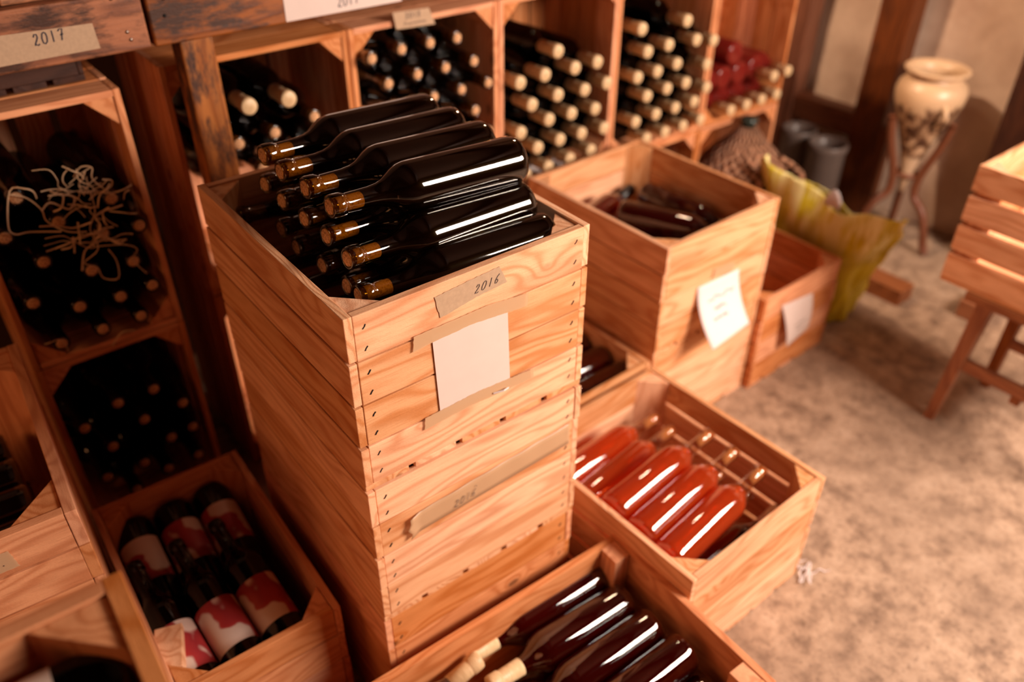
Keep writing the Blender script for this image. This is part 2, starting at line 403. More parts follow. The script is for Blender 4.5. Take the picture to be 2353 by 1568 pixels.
# wooden tray lying above the left rack crates
t_ = crate('dark shallow tray on top of the left rack crates', (-.33, .85, .990), .31, .22, .036, 0, n=1, mat=DARKWD, t=.008, leg=.03, name='wooden_tray', cat='tray')

# crate resting on the stool at the right
Q = crate_at('slatted pale crate resting on the brown stool', 1.537, -.548, .720, .40, .4765, .2945, 0, gap=.010, sgap=.013, t=.012, mat=PINE)

# ---------------------------------------------------------------- bottles
PROF = [(.004, .0), (.003, .018), (.0005, .030), (.003, .0345), (.008, .0365), (.018, .0368), (.186, .0368), (.194, .0360), (.203, .0335), (.212, .0288), (.220, .0235), (.228, .0188), (.238, .0158), (.252, .0142), (.285, .0135), (.2885, .0138), (.2895, .0155), (.296, .0158), (.306, .0156), (.309, .0148), (.310, .0130), (.3095, .0115), (.300, .0105)]
def prof_in(p, d, x0, x1): return [(x, max(r-d, .0005)) for x, r in p if x0 <= x <= x1]
def bottle_parts(kind):
    P = []
    m = MB(); m.lathe(PROF, 32); P.append(('glass', m, {'dark': G_DARK, 'caps': G_BLACK, 'lab': G_BLACK, 'black': G_BLACK, 'rose': G_CLEAR, 'ruby': G_AMBER, 'redcap': G_AMBER, 'redout': REDO}[kind]))
    wm = {'dark': WINE, 'black': WINE, 'caps': WINE, 'lab': WINE, 'rose': ROSE, 'ruby': RED, 'redcap': REDB, 'redout': REDO}[kind]
    xe = .232 if kind in ('rose',) else .262
    wp = [(.006, .0)]+[(x, max(r-.0016, .001)) for x, r in PROF[3:] if x < xe]+([(xe, .0112), (xe, .0)] if xe > .25 else [(xe, .012), (xe, 0)])
    wp[0] = (.008, 0); wp.insert(1, (.0075, .028))
    m = MB(); m.lathe(wp, 24, zmax=None); P.append(('wine', m, wm))
    m = MB(); m.lathe([(.2625, 0), (.2625, .0104), (.3093, .0104), (.3101, .0098), (.3102, 0)], 20); P.append(('cork', m, CORK))
    if kind in ('caps', 'ruby', 'redout'):
        m = MB(); m.lathe([(.2445, .0152), (.2445, .0156), (.285, .0148), (.2885, .0152), (.2895, .0168), (.306, .0168), (.3100, .0160), (.3114, .0135), (.3117, 0)], 24); P.append(('capsule', m, CAPS))
    if kind == 'redcap':
        m = MB(); m.lathe([(.2445, .0152), (.2445, .0156), (.285, .0148), (.2895, .0168), (.306, .0168), (.3110, .0145), (.3117, 0)], 24); P.append(('capsule', m, BLACKCAP))
    if kind == 'lab':
        m = MB(); n = 26; r = .0372; b = 0
        for k in range(n+1):
            a = RAD(-25+230*k/n)
            for x in (.055, .150): m.v += [(x, r*cos(a), r*sin(a))]
        for k in range(n): m.face((2*k, 2*k+1, 2*k+3, 2*k+2), [(0, 0, 0)]*4, .5, True)
        P.append(('label', m, LABEL))
    return [(n, m.mesh('bottle_'+n, mt)) for n, m, mt in P]
BP = {}
def bottle(kind, label, base, mouth, group, roll=0):
    """a bottle lying from base to mouth (both on its axis)"""
    if kind not in BP: BP[kind] = bottle_parts(kind)
    b, m = Vector(base), Vector(mouth); d = (m-b).normalized()
    z = Vector((0, 0, 1)); y = z.cross(d).normalized(); z = d.cross(y)
    R = Matrix((d, y, z)).transposed() @ Matrix.Rotation(roll, 3, 'X')
    root = empty('wine_bottle', b, R.to_euler()); tag(root, label, 'bottle', group)
    for n, me in BP[kind]: link(n, me, root)
    return root
NUM = ['bottom', 'second', 'third', 'fourth', 'fifth', 'sixth', 'seventh', 'eighth']
ORD = ['leftmost', 'second', 'third', 'fourth', 'fifth', 'sixth', 'seventh']
# tower pile: necks to the left
PT = [
 # (cork X,Y,z, base X,Y,z, label)
 (.070, .136, .996, .380, .136, .977, 'nearest of the four dark bottles on the very top of the pile'),
 (.070, .203, .997, .380, .211, .978, 'second from the front of the four topmost dark bottles'),
 (.070, .277, .994, .380, .286, .978, 'third from the front of the four topmost dark bottles'),
 (.070, .333, .999, .380, .361, .978, 'farthest of the four topmost dark bottles'),
 (.068, .097, .938, .376, .112, .916, 'dark bottle just behind the frontmost one in the pile'),
 (.072, .165, .940, .382, .190, .914, 'olive-necked bottle directly below the nearest topmost bottle'),
 (.072, .230, .939, .382, .266, .914, 'dark bottle below and between the middle topmost bottles'),
 (.072, .300, .939, .382, .342, .914, 'dark bottle below the two farther topmost bottles'),
 (.074, .364, .940, .384, .418, .914, 'dark bottle under the farthest topmost one, by the far board'),
 (.062, .070, .897, .372, .050, .890, 'frontmost dark bottle of the pile, lying along the front board'),
 (.075, .128, .878, .385, .140, .850, 'dark bottle whose cork shows just left of the frontmost bottle'),
 (.075, .198, .878, .385, .216, .850, 'low dark bottle, second cork from the front in the third layer'),
 (.075, .278, .872, .385, .292, .850, 'low dark bottle, third cork from the front in the third layer'),
 (.075, .330, .880, .385, .368, .850, 'low dark bottle, fourth cork from the front in the third layer'),
 (.050, .430, .868, .360, .425, .850, 'low dark bottle against the far board, its neck in shadow'),
]
for cx, cy, cz, bx, by, bz, lab in PT:
    bottle('dark', lab, (bx, by, bz), (cx, cy, cz), 'dark bottles piled in the top crate')
for k, y in enumerate((.056, .135, .214, .293, .372)):
    bottle('dark', 'shadowed dark bottle in the fourth layer of the pile, %s from the front' % ('first second third fourth fifth'.split()[k]), (.382, y, .786), (.075, y, .790), 'dark bottles piled in the top crate')

def rackset(kinds, pts, Yf, where, group, kind='caps'):
    zs = sorted(pts, key=lambda p: p[1]); rows = []
    for p in zs:
        if rows and abs(rows[-1][-1][1]-p[1]) < .03: rows[-1].append(p)
        else: rows.append([p])
    for ri, r in enumerate(rows):
        r.sort()
        for ci, (x, z) in enumerate(r):
            k = kinds.get((x, z), kind)
            dx = rnd.uniform(-.004, .004)
            word = {'caps': 'cream-capped', 'dark': 'bare-corked dark', 'black': 'bare-corked black', 'redout': 'red'}[k]
            lab = '%s bottle %s, %s row up, %s from left' % (word, where, NUM[ri] if ri else 'first', ORD[ci] if ci else 'first')
            bottle(k, lab, (x+dx, Yf+.305, z-.004), (x, Yf-.005+rnd.uniform(-.006, .006), z), group)
def fix(p): return p
O1 = [(.239, .902), (.322, .898), (.372, .850), (.282, .838), (.205, .834), (.165, .900)]
O1 += [(.244, .772), (.168, .768), (.322, .772), (.398, .776)]
rackset({O1[0]: 'caps', O1[1]: 'caps', O1[5]: 'caps'}, O1, .785, 'in the crate behind the post', 'bottles behind the worn post', 'dark')
O2 = [(.518, .940), (.592, .946), (.665, .946), (.737, .944), (.703, .885), (.628, .885), (.553, .880), (.782, .884), (.745, .826), (.822, .826), (.668, .826), (.590, .822), (.518, .818), (.706, .766), (.783, .768), (.630, .764), (.822, .708), (.745, .706)]
rackset({}, O2, .785, 'in the tagged rack crate', 'bottles in the tagged rack crate', 'dark')
O3 = [(1.030, .862), (1.167, .809), (1.090, .809), (.990, .812), (.911, .809), (1.035, .752), (1.128, .745), (1.207, .746), (.950, .746), (1.085, .692), (1.170, .685), (1.008, .694), (.915, .682), (1.125, .628), (1.048, .630), (1.208, .622), (.972, .628), (1.163, .570), (1.086, .566), (1.010, .564), (.934, .562)]
rackset({}, O3, .775, 'in the middle rack crate', 'capped bottles in the middle rack crate')
O4 = [(1.313, .868), (1.490, .860), (1.343, .804), (1.425, .807), (1.540, .800), (1.615, .785), (1.468, .748), (1.313, .741), (1.390, .742), (1.600, .720), (1.517, .684), (1.438, .684), (1.613, .650), (1.358, .680), (1.565, .618), (1.484, .618), (1.321, .615), (1.403, .618), (1.450, .553), (1.528, .553), (1.606, .553), (1.373, .553)]
rackset({}, O4, .765, 'in the second crate from right', 'capped bottles in the fuller right rack crate')
O5 = [(1.742, .552), (1.818, .552), (1.894, .552), (1.970, .552), (1.938, .618), (2.008, .620)]
rackset({}, O5, .760, 'in the last rack crate', 'capped bottles in the last rack crate', 'redout')
for k, (x, z, lab) in enumerate(((1.790, .622, 'left one of three red bottles lying base out in the last rack crate'), (1.866, .622, 'middle one of three red bottles lying base out in the last rack crate'), (1.716, .622, 'red bottle lying base out against the left board of the last rack crate'), (1.942, .626, 'right one of three red bottles lying base out in the last rack crate'), (1.828, .690, 'topmost red bottle lying base out in the last rack crate'))):
    bottle('redout', lab, (x, .835, z), (x, 1.085, z-.002), 'red bottles lying base out')
rackset({}, [(1.600, .355), (1.520, .350), (1.445, .350)], .765, 'low beside the demijohn', 'bottles in the lower rack crate')
LU = [(-.200, .812), (-.054, .766), (-.238, .748), (-.150, .750), (-.086, .705), (-.020, .700), (-.195, .684), (-.124, .640), (-.049, .632), (-.028, .570), (-.235, .612), (-.164, .575), (-.090, .568), (-.065, .512), (-.139, .512), (-.215, .512)]
LU2 = []
rackset({}, [(x, z+.035) for x, z in LU], .772, 'under the straw', 'corked bottles under the straw', 'black')
LL = [(-.084, .368), (-.158, .368), (-.232, .340), (-.036, .305), (-.120, .303), (-.030, .232), (-.195, .268), (-.080, .228), (-.036, .150), (-.148, .192), (-.105, .148), (-.226, .196), (-.180, .130)]
rackset({}, LL, .772, 'in the lower left crate', 'corked bottles in the lower left rack crate', 'black')

# rosé crate: bases to the left, necks right
for bx, by, bz, cx, cy, cz, kd, lab in (
    (.500, .058, .225, .808, .100, .225, 'rose', 'farthest rosé bottle, next to the crate\'s back board'),
    (.502, -.018, .262, .806, .002, .280, 'rose', 'rosé bottle second from the back of its crate'),
    (.502, -.092, .262, .806, -.066, .280, 'rose', 'middle rosé bottle with a glowing orange base'),
    (.502, -.163, .258, .806, -.136, .280, 'rose', 'nearest upper rosé bottle in the floor crate'),
    (.505, -.196, .190, .812, -.190, .200, 'ruby', 'deeper-coloured bottle low along the front board of the rosé crate'),
    (.502, .130, .225, .806, .150, .225, 'rose', 'rosé bottle nearest the far left corner of its crate'),
    (.502, -.053, .195, .806, -.043, .195, 'rose', 'lower rosé bottle between the two farther upper ones'),
    (.502, -.127, .195, .806, -.117, .195, 'rose', 'lower rosé bottle between the two nearer upper ones')):
    bottle(kd, lab, (bx, by, bz), (cx, cy, cz), 'bottles in the rosé crate')
# dark red bottles in the crate behind
for k, (y, z) in enumerate(((.30, .235), (.376, .235), (.452, .235), (.528, .235), (.338, .170), (.414, .170))):
    bottle('ruby', 'dark red bottle in the half-hidden crate, %s from its front board%s' % (ORD[k % 4] if k % 4 else 'first', ', lower layer' if k > 3 else ''), (.865, y, z), (.555, y, z), 'dark red bottles behind the rosé crate')
# front crate of reds
for bx, by, bz, cx, cy, cz, lab in (
    (.435, -.060, .165, .125, -.045, .165, 'red bottle with cream capsule along the far board'),
    (.432, -.135, .170, .122, -.120, .182, 'second red bottle from the far board, pale capsule'),
    (.430, -.208, .176, .120, -.196, .180, 'third red bottle from the far board of the front crate'),
    (.428, -.285, .190, .118, -.275, .186, 'fourth dark red bottle from the far board of the front crate'),
    (.425, -.348, .150, .115, -.350, .150, 'nearest dark red bottle by the front crate\'s near board'),
    (-.175, -.100, .170, .135, -.075, .196, 'bottle pointing the other way, its capsule across the red ones'),
    (-.175, -.190, .170, .080, -.190, .160, 'second bottle pointing the other way at the frame edge')):
    b = bottle('ruby', lab, (bx, by, bz), (cx, cy, cz), 'red bottles in the front crate')
for k, y in enumerate((-.098, -.172, -.246, -.320)):
    bottle('ruby', 'lower red bottle in the front crate, %s from the far board' % ('first second third fourth'.split()[k]), (.430, y, .100), (.120, y, .100), 'red bottles in the front crate')
# deep crate: mixed bottles
for bx, by, bz, cx, cy, cz, kd, lab in (
    (.925, .595, .462, 1.218, .668, .474, 'redcap', 'red bottle with a black cap in the note-marked crate'),
    (.925, .455, .425, 1.232, .490, .425, 'ruby', 'shiny dark bottle lying across the note-marked crate'),
    (.925, .360, .425, 1.232, .390, .425, 'ruby', 'nearest shiny dark bottle lying across the note-marked crate'),
    (1.080, .565, .490, 1.200, .282, .492, 'ruby', 'amber-necked bottle on top, pointing to the front board'),
    (1.225, .620, .480, 1.255, .312, .478, 'ruby', 'amber-necked bottle beside the right board of the deep crate')):
    bottle(kd, lab, (bx, by, bz), (cx, cy, cz), 'mixed bottles in the note-marked crate')
# labelled bottles
for k, (x, y0, dr) in enumerate(((-.238, .566, -1), (-.160, .562, -1), (-.082, .560, -1), (-.258, .128, 1), (-.181, .130, 1), (-.104, .132, 1))):
    lab = ('left', 'middle', 'right')[k % 3]+' bottle with a red and white label, '+('far row' if dr < 0 else 'near row')+' of the narrow crate'
    if dr < 0: b, m_ = (x, y0, .228), (x-.012, y0-.303, .160)
    else: b, m_ = (x, y0, .200), (x-.010, y0+.303, .268)
    bottle('lab', lab, b, m_, 'labelled bottles in the narrow crate', roll=(.9, -.6, .2, -.3, .5, .1)[k])
for k, y in enumerate((.335, .412, .489, .566, .643)):
    bottle('dark', 'dark bottle lying in the crate marked H., %s from its front board' % ('first second third fourth fifth'.split()[k]), (-.365, y-.01, .455), (-.672, y+.01, .455), 'dark bottles in the crate marked H.')
for k, (y, kd) in enumerate(((-.236, 'lab'), (-.312, 'dark'), (-.388, 'dark'))):
    bottle(kd, ('bottle with a large red and white label in the corner crate' if k == 0 else 'dark bottle in the corner crate, %s behind the labelled one' % ('next' if k == 1 else 'second')), (-.346, y, .829 if k == 0 else .785), (-.655, y+.015, .827 if k == 0 else .785), 'bottles in the bottom left corner crate', roll=.3 if k == 0 else 0)

# ---------------------------------------------------------------- paper, tape and handwriting
DG = {'0': [[(.5, 1), (.2, .9), (.05, .5), (.15, .12), (.45, 0), (.8, .15), (.92, .55), (.8, .9), (.5, 1)]],
      '1': [[(.45, 1), (.5, .5), (.5, 0)]],
      '2': [[(.1, .75), (.3, .98), (.65, .95), (.75, .7), (.5, .42), (.2, .18), (.12, .05), (.35, .1), (.6, .0), (.9, .1)]],
      '6': [[(.75, 1), (.4, .8), (.15, .4), (.25, .05), (.6, .0), (.8, .25), (.6, .45), (.25, .38)]],
      '7': [[(.1, .82), (.35, .98), (.85, .98), (.7, .6), (.5, 0)], [(.35, .48), (.9, .52)]],
      '8': [[(.5, .5), (.2, .75), (.5, 1), (.8, .78), (.5, .5), (.15, .22), (.5, 0), (.85, .22), (.5, .5)]],
      'H': [[(.1, 1), (.1, 0)], [(.1, .5), (.8, .5)], [(.8, 1), (.8, 0)]], '.': [[(.1, .05), (.22, .05)]], "'": [[(.1, 1), (.3, .8)]], ' ': []}
def writing(text, org, ux, uz, nrm, h, wd, mat, parent, aspect=.62, gap=.22, name='handwriting', slant=0):
    org, ux, uz, nrm = Vector(org), Vector(ux).normalized(), Vector(uz).normalized(), Vector(nrm).normalized(); m = MB(); x = 0
    for ch in text:
        for st in DG[ch]:
            pts = [org+ux*((x+a*aspect+slant*b)*h)+uz*(b*h)+nrm*.0004 for a, b in st]
            m.ribbon(pts, wd, nrm, .0003)
        x += aspect+gap
    return obj(name, m, mat, parent)
def scribble(org, ux, uz, nrm, length, h, wd, mat, parent, seed=1, name='handwriting'):
    r = random.Random(seed); org, ux, uz, nrm = Vector(org), Vector(ux).normalized(), Vector(uz).normalized(), Vector(nrm).normalized()
    n = 26; pts = [org+ux*(length*i/n)+uz*(h*(.5*(i % 2)+.3*r.random()+(.5 if i in (1, 2) else 0)))+nrm*.0005 for i in range(n+1)]
    m = MB(); m.ribbon(pts, wd, nrm, .0003); return obj(name, m, mat, parent)
def sheet(name, poly, y, mat, parent, th=.0005, rag=0, lift=None, nrm=None):
    """thin sheet standing in the x-z plane at depth y, facing -y, edges optionally torn"""
    m = MB(); P = []
    n = len(poly)
    for i in range(n):
        a, b = poly[i], poly[(i+1) % n]; L = math.hypot(b[0]-a[0], b[1]-a[1]); k = max(1, int(L/.004)) if rag else 1
        for q in range(k):
            t = q/k; P.append((a[0]+(b[0]-a[0])*t+(rnd.uniform(-rag, rag) if rag and q else 0), a[1]+(b[1]-a[1])*t+(rnd.uniform(-rag, rag) if rag and q else 0)))
    k = len(P); m.v = [(x, y, z) for x, z in P]+[(x, y-th, z) for x, z in P]
    m.face(tuple(range(k)), [(0, 0, 0)]*k, .5); m.face(tuple(k+i for i in reversed(range(k))), [(0, 0, 0)]*k, .5)
    for i in range(k): j = (i+1) % k; m.face((i, k+i, k+j, j), [(0, 0, 0)]*4, .5)
    return obj(name, m, mat, parent)
def curved(name, fn, nu, nv, mat, parent, th=.0005):
    m = MB()
    for i in range(nu+1):
        for j in range(nv+1): m.v.append(tuple(fn(i/nu, j/nv)))
    for i in range(nu):
        for j in range(nv):
            a = i*(nv+1)+j; m.face((a, a+nv+1, a+nv+2, a+1), [(0, 0, 0)]*4, .5, True)
    o = obj(name, m, mat, parent); s_ = o.modifiers.new('solid', 'SOLIDIFY'); s_.thickness = th; return o
# tower top crate: local x = X-.004, local z = Z-.6273
def lz(pts, dx=.004, dz=.6273): return [(x-dx, z-dz) for x, z in pts]
tp = sheet('tape_label', lz([(.134, .903), (.141, .868), (.168, .872), (.2, .878), (.252, .882), (.246, .896), (.239, .911), (.19, .908)]), -.0006, KRAFT, T1, rag=.0006)
writing('2016', (.192, -.0011, .8805-.6273+.003), (1, 0, .10), (.12, 0, 1), (0, -1, 0), .0125, .0008, PENCIL, tp, aspect=.6, gap=.28, slant=.25)
pp = sheet('blank_paper', lz([(.126, .846), (.252, .843), (.257, .697), (.132, .706)]), -.0012, WHITEP, T1, th=.0006)
sheet('tape_strip', lz([(.098, .857), (.095, .833), (.125, .836), (.19, .838), (.287, .829), (.289, .850), (.22, .858)]), -.0022, TAPE, T1, rag=.0004)
sheet('tape_strip', lz([(.106, .713), (.104, .692), (.18, .696), (.302, .691), (.300, .709), (.2, .716)]), -.0022, TAPE, T1, rag=.0006)
m = MB(); m.ribbon([(.220, -.004, .7-.6273), (.235, -.010, .702-.6273), (.247, -.006, .699-.6273)], .003, (0, -1, 0)); obj('tape_curl', m, NOTEP, T1)
# second tower crate: local z = Z-.331
tq = curved('tape_label', lambda u, v: (.058+.322*u+.004*sin(9*v)*(1-u), -.0012-.006*max(0, .06-u)/.06-.0006*sin(u*30)*v, .496-.331+.012*u+(.042+.004*u)*v), 50, 4, TAPE, T2)
writing('2016', (.140, -.0024, .508-.331), (1, 0, .10), (.1, 0, 1), (0, -1, 0), .0135, .0008, PENCIL, tq, aspect=.6, gap=.22, slant=.22)
writing("'", (.182, -.0024, .522-.331), (1, 0, .10), (.1, 0, 1), (0, -1, 0), .009, .0014, INK, tq)
# nails in the front boards of the tower crates
def nails(parent, H, W, n):
    for k in range(n):
        for x in (.027, W-.027):
            for dz in (.25, .72):
                z = .011+(H-.011)*(k+dz)/n; m = MB(); m.ribbon([(x-.0022, -.0001, z-.003), (x+rnd.uniform(-.001, .001), -.0001, z), (x+.0022, -.0001, z+.003)], .0017, (0, -1, 0)); obj('nail', m, HOLE, parent)
nails(T1, .2935, .40, 4); nails(T2, .2935, .40, 4); nails(T3, .328, .40, 4)
# curled note on the deep crate (local x = X-.899, z = Z-.2945)
def mn(u, v):
    c = (1-v); lift = .058*c**1.6*(1.15-.35*u)+.012*c
    return (.128+.155*u-.012*c*(1-u), -.0012-lift, .1450-.006*u-.150*c**.92+.02*c*c)
nt = curved('curled_note', mn, 10, 16, NOTEP, M1)
def onnote(u, v): p = Vector(mn(u, v)); return p+Vector((0, -.0012, .0003))
m = MB()
rr = random.Random(4)
for v0, u0, u1, a in ((.74, .22, .86, .035), (.56, .34, .62, .03), (.40, .28, .60, .028)):
    n = 22; m.ribbon([onnote(u0+(u1-u0)*i/n, v0+a*(rr.random()-.5)*2) for i in range(n+1)], .0016, (0, -1, .3))
obj('handwriting', m, PENCIL, nt)
sheet('tape_strip', [(.178, .152), (.182, .176), (.250, .170), (.262, .158), (.255, .142)], -.0016, TAPE, M1, rag=.0005)
# note on the empty crate (local x = X-1.306)
def sn(u, v): c = 1-v; return (.082+.148*u+.036*c*.6, -.001-.030*c*(1-u)-.006*sin(pi*v), .248-.018*u-.132*c+.0)
n2 = curved('beige_note', sn, 8, 10, KRAFT if False else WHITEP, S1)
m = MB()
for v0, u0, u1 in ((.42, .3, .75), (.30, .35, .65)):
    m.ribbon([Vector(sn(u0+(u1-u0)*i/16, v0+.03*(rr.random()-.5)))+Vector((0, -.0012, 0)) for i in range(17)], .0014, (0, -1, .1))
obj('handwriting', m, PENCIL, n2)

jt = sheet('tape_label', [(.10, .232), (.305, .236), (.300, .270), (.10, .272)], -.0006, TAPE, JC, rag=.0006)
writing('H.', (.275, -.0012, .246), (1, 0, .08), (.05, 0, 1), (0, -1, 0), .014, .0016, INK, jt)
blk = empty('wood_block', (-.296, .178, .250), (0, 0, -.35)); tag(blk, 'loose wood block lying on the labelled bottles in the narrow crate', 'block')
m = MB(); m.box((-.022, 0, 0), (.023, .085, .026), 2); obj('block_piece', m, PINE, blk, .002)
# ---------------------------------------------------------------- rack timbers
def timber(name, lo, hi, axis, mat, label, cat, yaw=0, parent=None, jag=.0):
    root = empty(name, lo, (0, 0, yaw)); tag(root, label, cat)
    d = [hi[i]-lo[i] for i in range(3)]; m = MB(); m.box((0, 0, 0), d, axis)
    obj({'rack_beam': 'plank', 'rack_post': 'post_shaft'}.get(name, 'plank'), m, mat, root, .0035); return root
B1 = timber('rack_beam', (-1.10, .738, 1.0555), (.0735, .785, 1.148), 0, TIMBER, 'dark stained plank with a 2017 label, above the left rack crates', 'beam')
B2 = timber('rack_beam', (.079, .735, 1.0555), (1.30, .782, 1.185), 0, TIMBER, 'reddish stained plank with the long cream label, above the rack crates', 'beam', yaw=-.014)
PO = timber('rack_post', (.124, .748, .0), (.184, .800, 1.0545), 2, POSTWD, 'worn brown timber post standing in front of the rack', 'post')
timber('rack_post', (.046, .790, .0), (.088, .86, 1.0545), 2, DARKWD, 'dark post in the gap behind the joint of the two beams', 'post') if False else None
lb = sheet('paper_label', [(1.10-.36, 1.068-1.0555), (1.10-.008, 1.070-1.0555), (1.10-.010, 1.110-1.0555), (1.10-.36, 1.120-1.0555)], -.0005, KRAFT, B1)
writing('2017', (1.10-.102, -.0010, 1.0905-1.0555), (1, 0, .05), (.06, 0, 1), (0, -1, 0), .0175, .0018, INK, lb, aspect=.5, gap=.20)
writing('8', (1.10-.185, -.0010, 1.0800-1.0555), (1, 0, 0), (.06, 0, 1), (0, -1, 0), .014, .0018, INK, lb, aspect=.5)
lc = sheet('paper_label', [(.240, .003), (.488, .003), (.488, .105), (.240, .105)], -.0005, WHITEP, B2)
writing('2017', (.347, -.0010, .012), (1, 0, .05), (.05, 0, 1), (0, -1, 0), .019, .0016, INK, lc, aspect=.5, gap=.12)
for px, pz, P in ((1.140, .032, B1), (1.143, .019, B1), (1.128, .086, B1), (.026, .048, B2), (.030, .075, B2), (.018, .105, B2)):
    m = MB(); m.lathe([(-.001, 0), (-.001, .0035), (.0012, .0028), (.0015, 0)], 10, axis='x')
    m.v = [(px+y, -x, pz+z) for x, y, z in m.v]; obj('screw', m, METAL if rnd.random() > .4 else HOLE, P)
# small hanging tag on the top board of the second rack crate
tg = empty('paper_tag', (.588, .8030, .980), (0, 0, -.013)); tag(tg, 'small beige paper tag hanging from the second rack crate\'s top board', 'tag')
sh = sheet('paper', [(.006, .002), (.104, -.002), (.090, .034), (.0, .038)], -.002, KRAFT, tg)
writing('2018', (.030, -.0028, .020), (1, 0, 0), (0, 0, 1), (0, -1, 0), .012, .0012, PENCIL, sh)
scribble((.026, -.0028, .006), (1, 0, 0), (0, 0, 1), (0, -1, 0), .055, .008, .0009, PENCIL, sh, 3)
# blocks on top of the left beam
for x0, x1, lab in ((-.34, -.148, 'short pale block on the left beam at the frame corner'), (-.128, .02, 'brown wood block on the left beam beside the corner block')):
    m = MB(); m.box((x0, .755, 1.150), (x1, .86, 1.215), 0); tag(obj('wood_block', m, POSTWD, None, .003), lab, 'block')

# straw
m = MB(); r5 = random.Random(11)
S = [[(-.164, .89), (-.14, .888), (-.133, .869), (-.133, .853), (-.111, .838), (-.085, .838), (-.065, .841)],
 [(-.154, .777), (-.2, .786), (-.223, .794), (-.228, .811), (-.206, .866), (-.185, .868), (-.174, .859), (-.172, .843)],
 [(-.207, .86), (-.185, .845), (-.171, .822), (-.168, .795), (-.145, .774), (-.114, .762)],
 [(-.181, .767), (-.152, .763), (-.135, .744), (-.117, .724), (-.101, .725), (-.056, .714), (-.04, .697), (-.051, .676), (-.034, .638)],
 [(-.086, .822), (-.09, .792), (-.107, .762), (-.105, .724), (-.134, .702), (-.116, .686), (-.111, .66), (-.088, .656), (-.079, .682), (-.088, .714)],
 [(-.154, .842), (-.133, .84), (-.115, .826), (-.13, .813), (-.154, .83), (-.172, .82)],
 [(-.053, .816), (-.07, .838), (-.079, .858), (-.073, .873), (-.089, .876), (-.105, .861)],
 [(-.184, .796), (-.157, .785), (-.131, .77), (-.102, .778)], [(-.063, .849), (-.049, .843), (-.051, .829), (-.074, .822), (-.084, .799)],
 [(-.244, .565), (-.235, .571), (-.215, .565), (-.211, .537)], [(-.135, .515), (-.111, .537), (-.087, .532)],
 [(-.143, .691), (-.127, .723), (-.107, .734), (-.1, .759)], [(-.036, .797), (-.033, .814), (-.022, .813)]]
for cx, cz, n, sp in ((-.105, .836, 20, .030), (-.113, .745, 16, .028), (-.09, .80, 8, .03)):
    for _ in range(n):
        x, z, a = cx+r5.uniform(-sp, sp), cz+r5.uniform(-sp, sp)*.7, r5.uniform(0, 6.28); q = []
        for k in range(4): q.append((x, z)); a += r5.uniform(-.6, .6); x += .017*cos(a); z += .012*sin(a)
        S.append(q)
def smooth(pts, k=4):
    out = []; n = len(pts)
    for i in range(n-1):
        p0, p1, p2, p3 = pts[max(i-1, 0)], pts[i], pts[i+1], pts[min(i+2, n-1)]
        for j in range(k):
            t = j/k; out.append(tuple(.5*((2*p1[d])+(-p0[d]+p2[d])*t+(2*p0[d]-5*p1[d]+4*p2[d]-p3[d])*t*t+(-p0[d]+3*p1[d]-3*p2[d]+p3[d])*t**3) for d in range(len(p1))))
    out.append(tuple(pts[-1])); return out
for st in S:
    q = [(x, .756+r5.uniform(-.012, .006), z) for x, z in st]; m.ribbon(smooth(q), r5.uniform(.0014, .0034), (r5.uniform(-.6, .6), -1, .4), .0005)
tag(obj('raffia_straw', m, STRAW), 'tangle of pale straw hanging over the corked bottles at the left', 'straw', kind='stuff')
m = MB()
for _ in range(9):
    x, y, a = .90+r5.uniform(-.02, .02), -.25+r5.uniform(-.02, .02), r5.uniform(0, 6.28); q = []
    for k in range(5): q.append((x, y, .002+.010*r5.random())); a += r5.uniform(-.7, .7); x += .012*cos(a); y += .012*sin(a)
    m.ribbon(smooth(q), .003, (0, 0, 1), .0005)
tag(obj('raffia_straw', m, NOTEP), 'small wisp of pale straw on the floor by the rosé crate', 'straw', kind='stuff')
# crumpled white paper in the middle rack crate
def cr(u, v): return (.905+.20*u, .790+.07*v, .5185+.012*abs(sin(u*7+v*3))+.010*v)
cp = curved('crumpled_paper', cr, 14, 8, NOTEP, None); tag(cp, 'crumpled white paper at the bottom of the middle rack crate', 'paper')

# ---------------------------------------------------------------- stool and things at the far right
st = empty('wooden_stool', (1.70, -.32, 0)); tag(st, 'brown wooden stool with splayed legs carrying the slatted crate', 'stool')
m = MB(); m.box((-.165, -.180, .400), (.165, .180, .424), 1); obj('seat', m, STOOLWD, st, .004)
feet = [(-.115, .165), (.150, .150), (-.115, -.165), (.150, -.150)]; tops = [(-.135, .130), (.130, .125), (-.135, -.130), (.130, -.125)]
tops = [(-.128, .135), (.120, .125), (-.128, -.135), (.120, -.125)]
feet = [(-.108+.005, .172), (.150, .145), (-.108, -.172), (.150, -.145)]
for (fx, fy), (tx, ty) in zip(feet, tops):
    m = MB(); a = .0125; b = .019
    m.hexa([(fx-a, fy-a, 0), (fx+a, fy-a, 0), (fx+a, fy+a, 0), (fx-a, fy+a, 0), (tx-b, ty-b, .400), (tx+b, ty-b, .400), (tx+b, ty+b, .400), (tx-b, ty+b, .400)], 2); obj('leg', m, STOOLWD, st, .003)
m = MB(); m.box((-.125, -.15, .190), (-.106, .15, .222), 1); obj('stretcher', m, STOOLWD, st, .003)
m = MB(); m.box((.125, -.14, .150), (.142, .14, .180), 1); obj('stretcher', m, STOOLWD, st, .003)
m = MB(); m.box((-.12, -.012, .165), (.13, .012, .188), 0); obj('stretcher', m, STOOLWD, st, .003)
for k, (x, y, zz, mat_, lab) in enumerate(((.12, .02, 2.2, DARKWD, ''),)): pass
def wallpost(x0, y0, y1, mat, lab):
    root = empty('timber_post', (x0, y0, 0)); tag(root, lab, 'post'); m = MB(); m.box((0, 0, 0), (.085, y1-y0, 2.2), 2); obj('post_shaft', m, mat, root, .004); return root
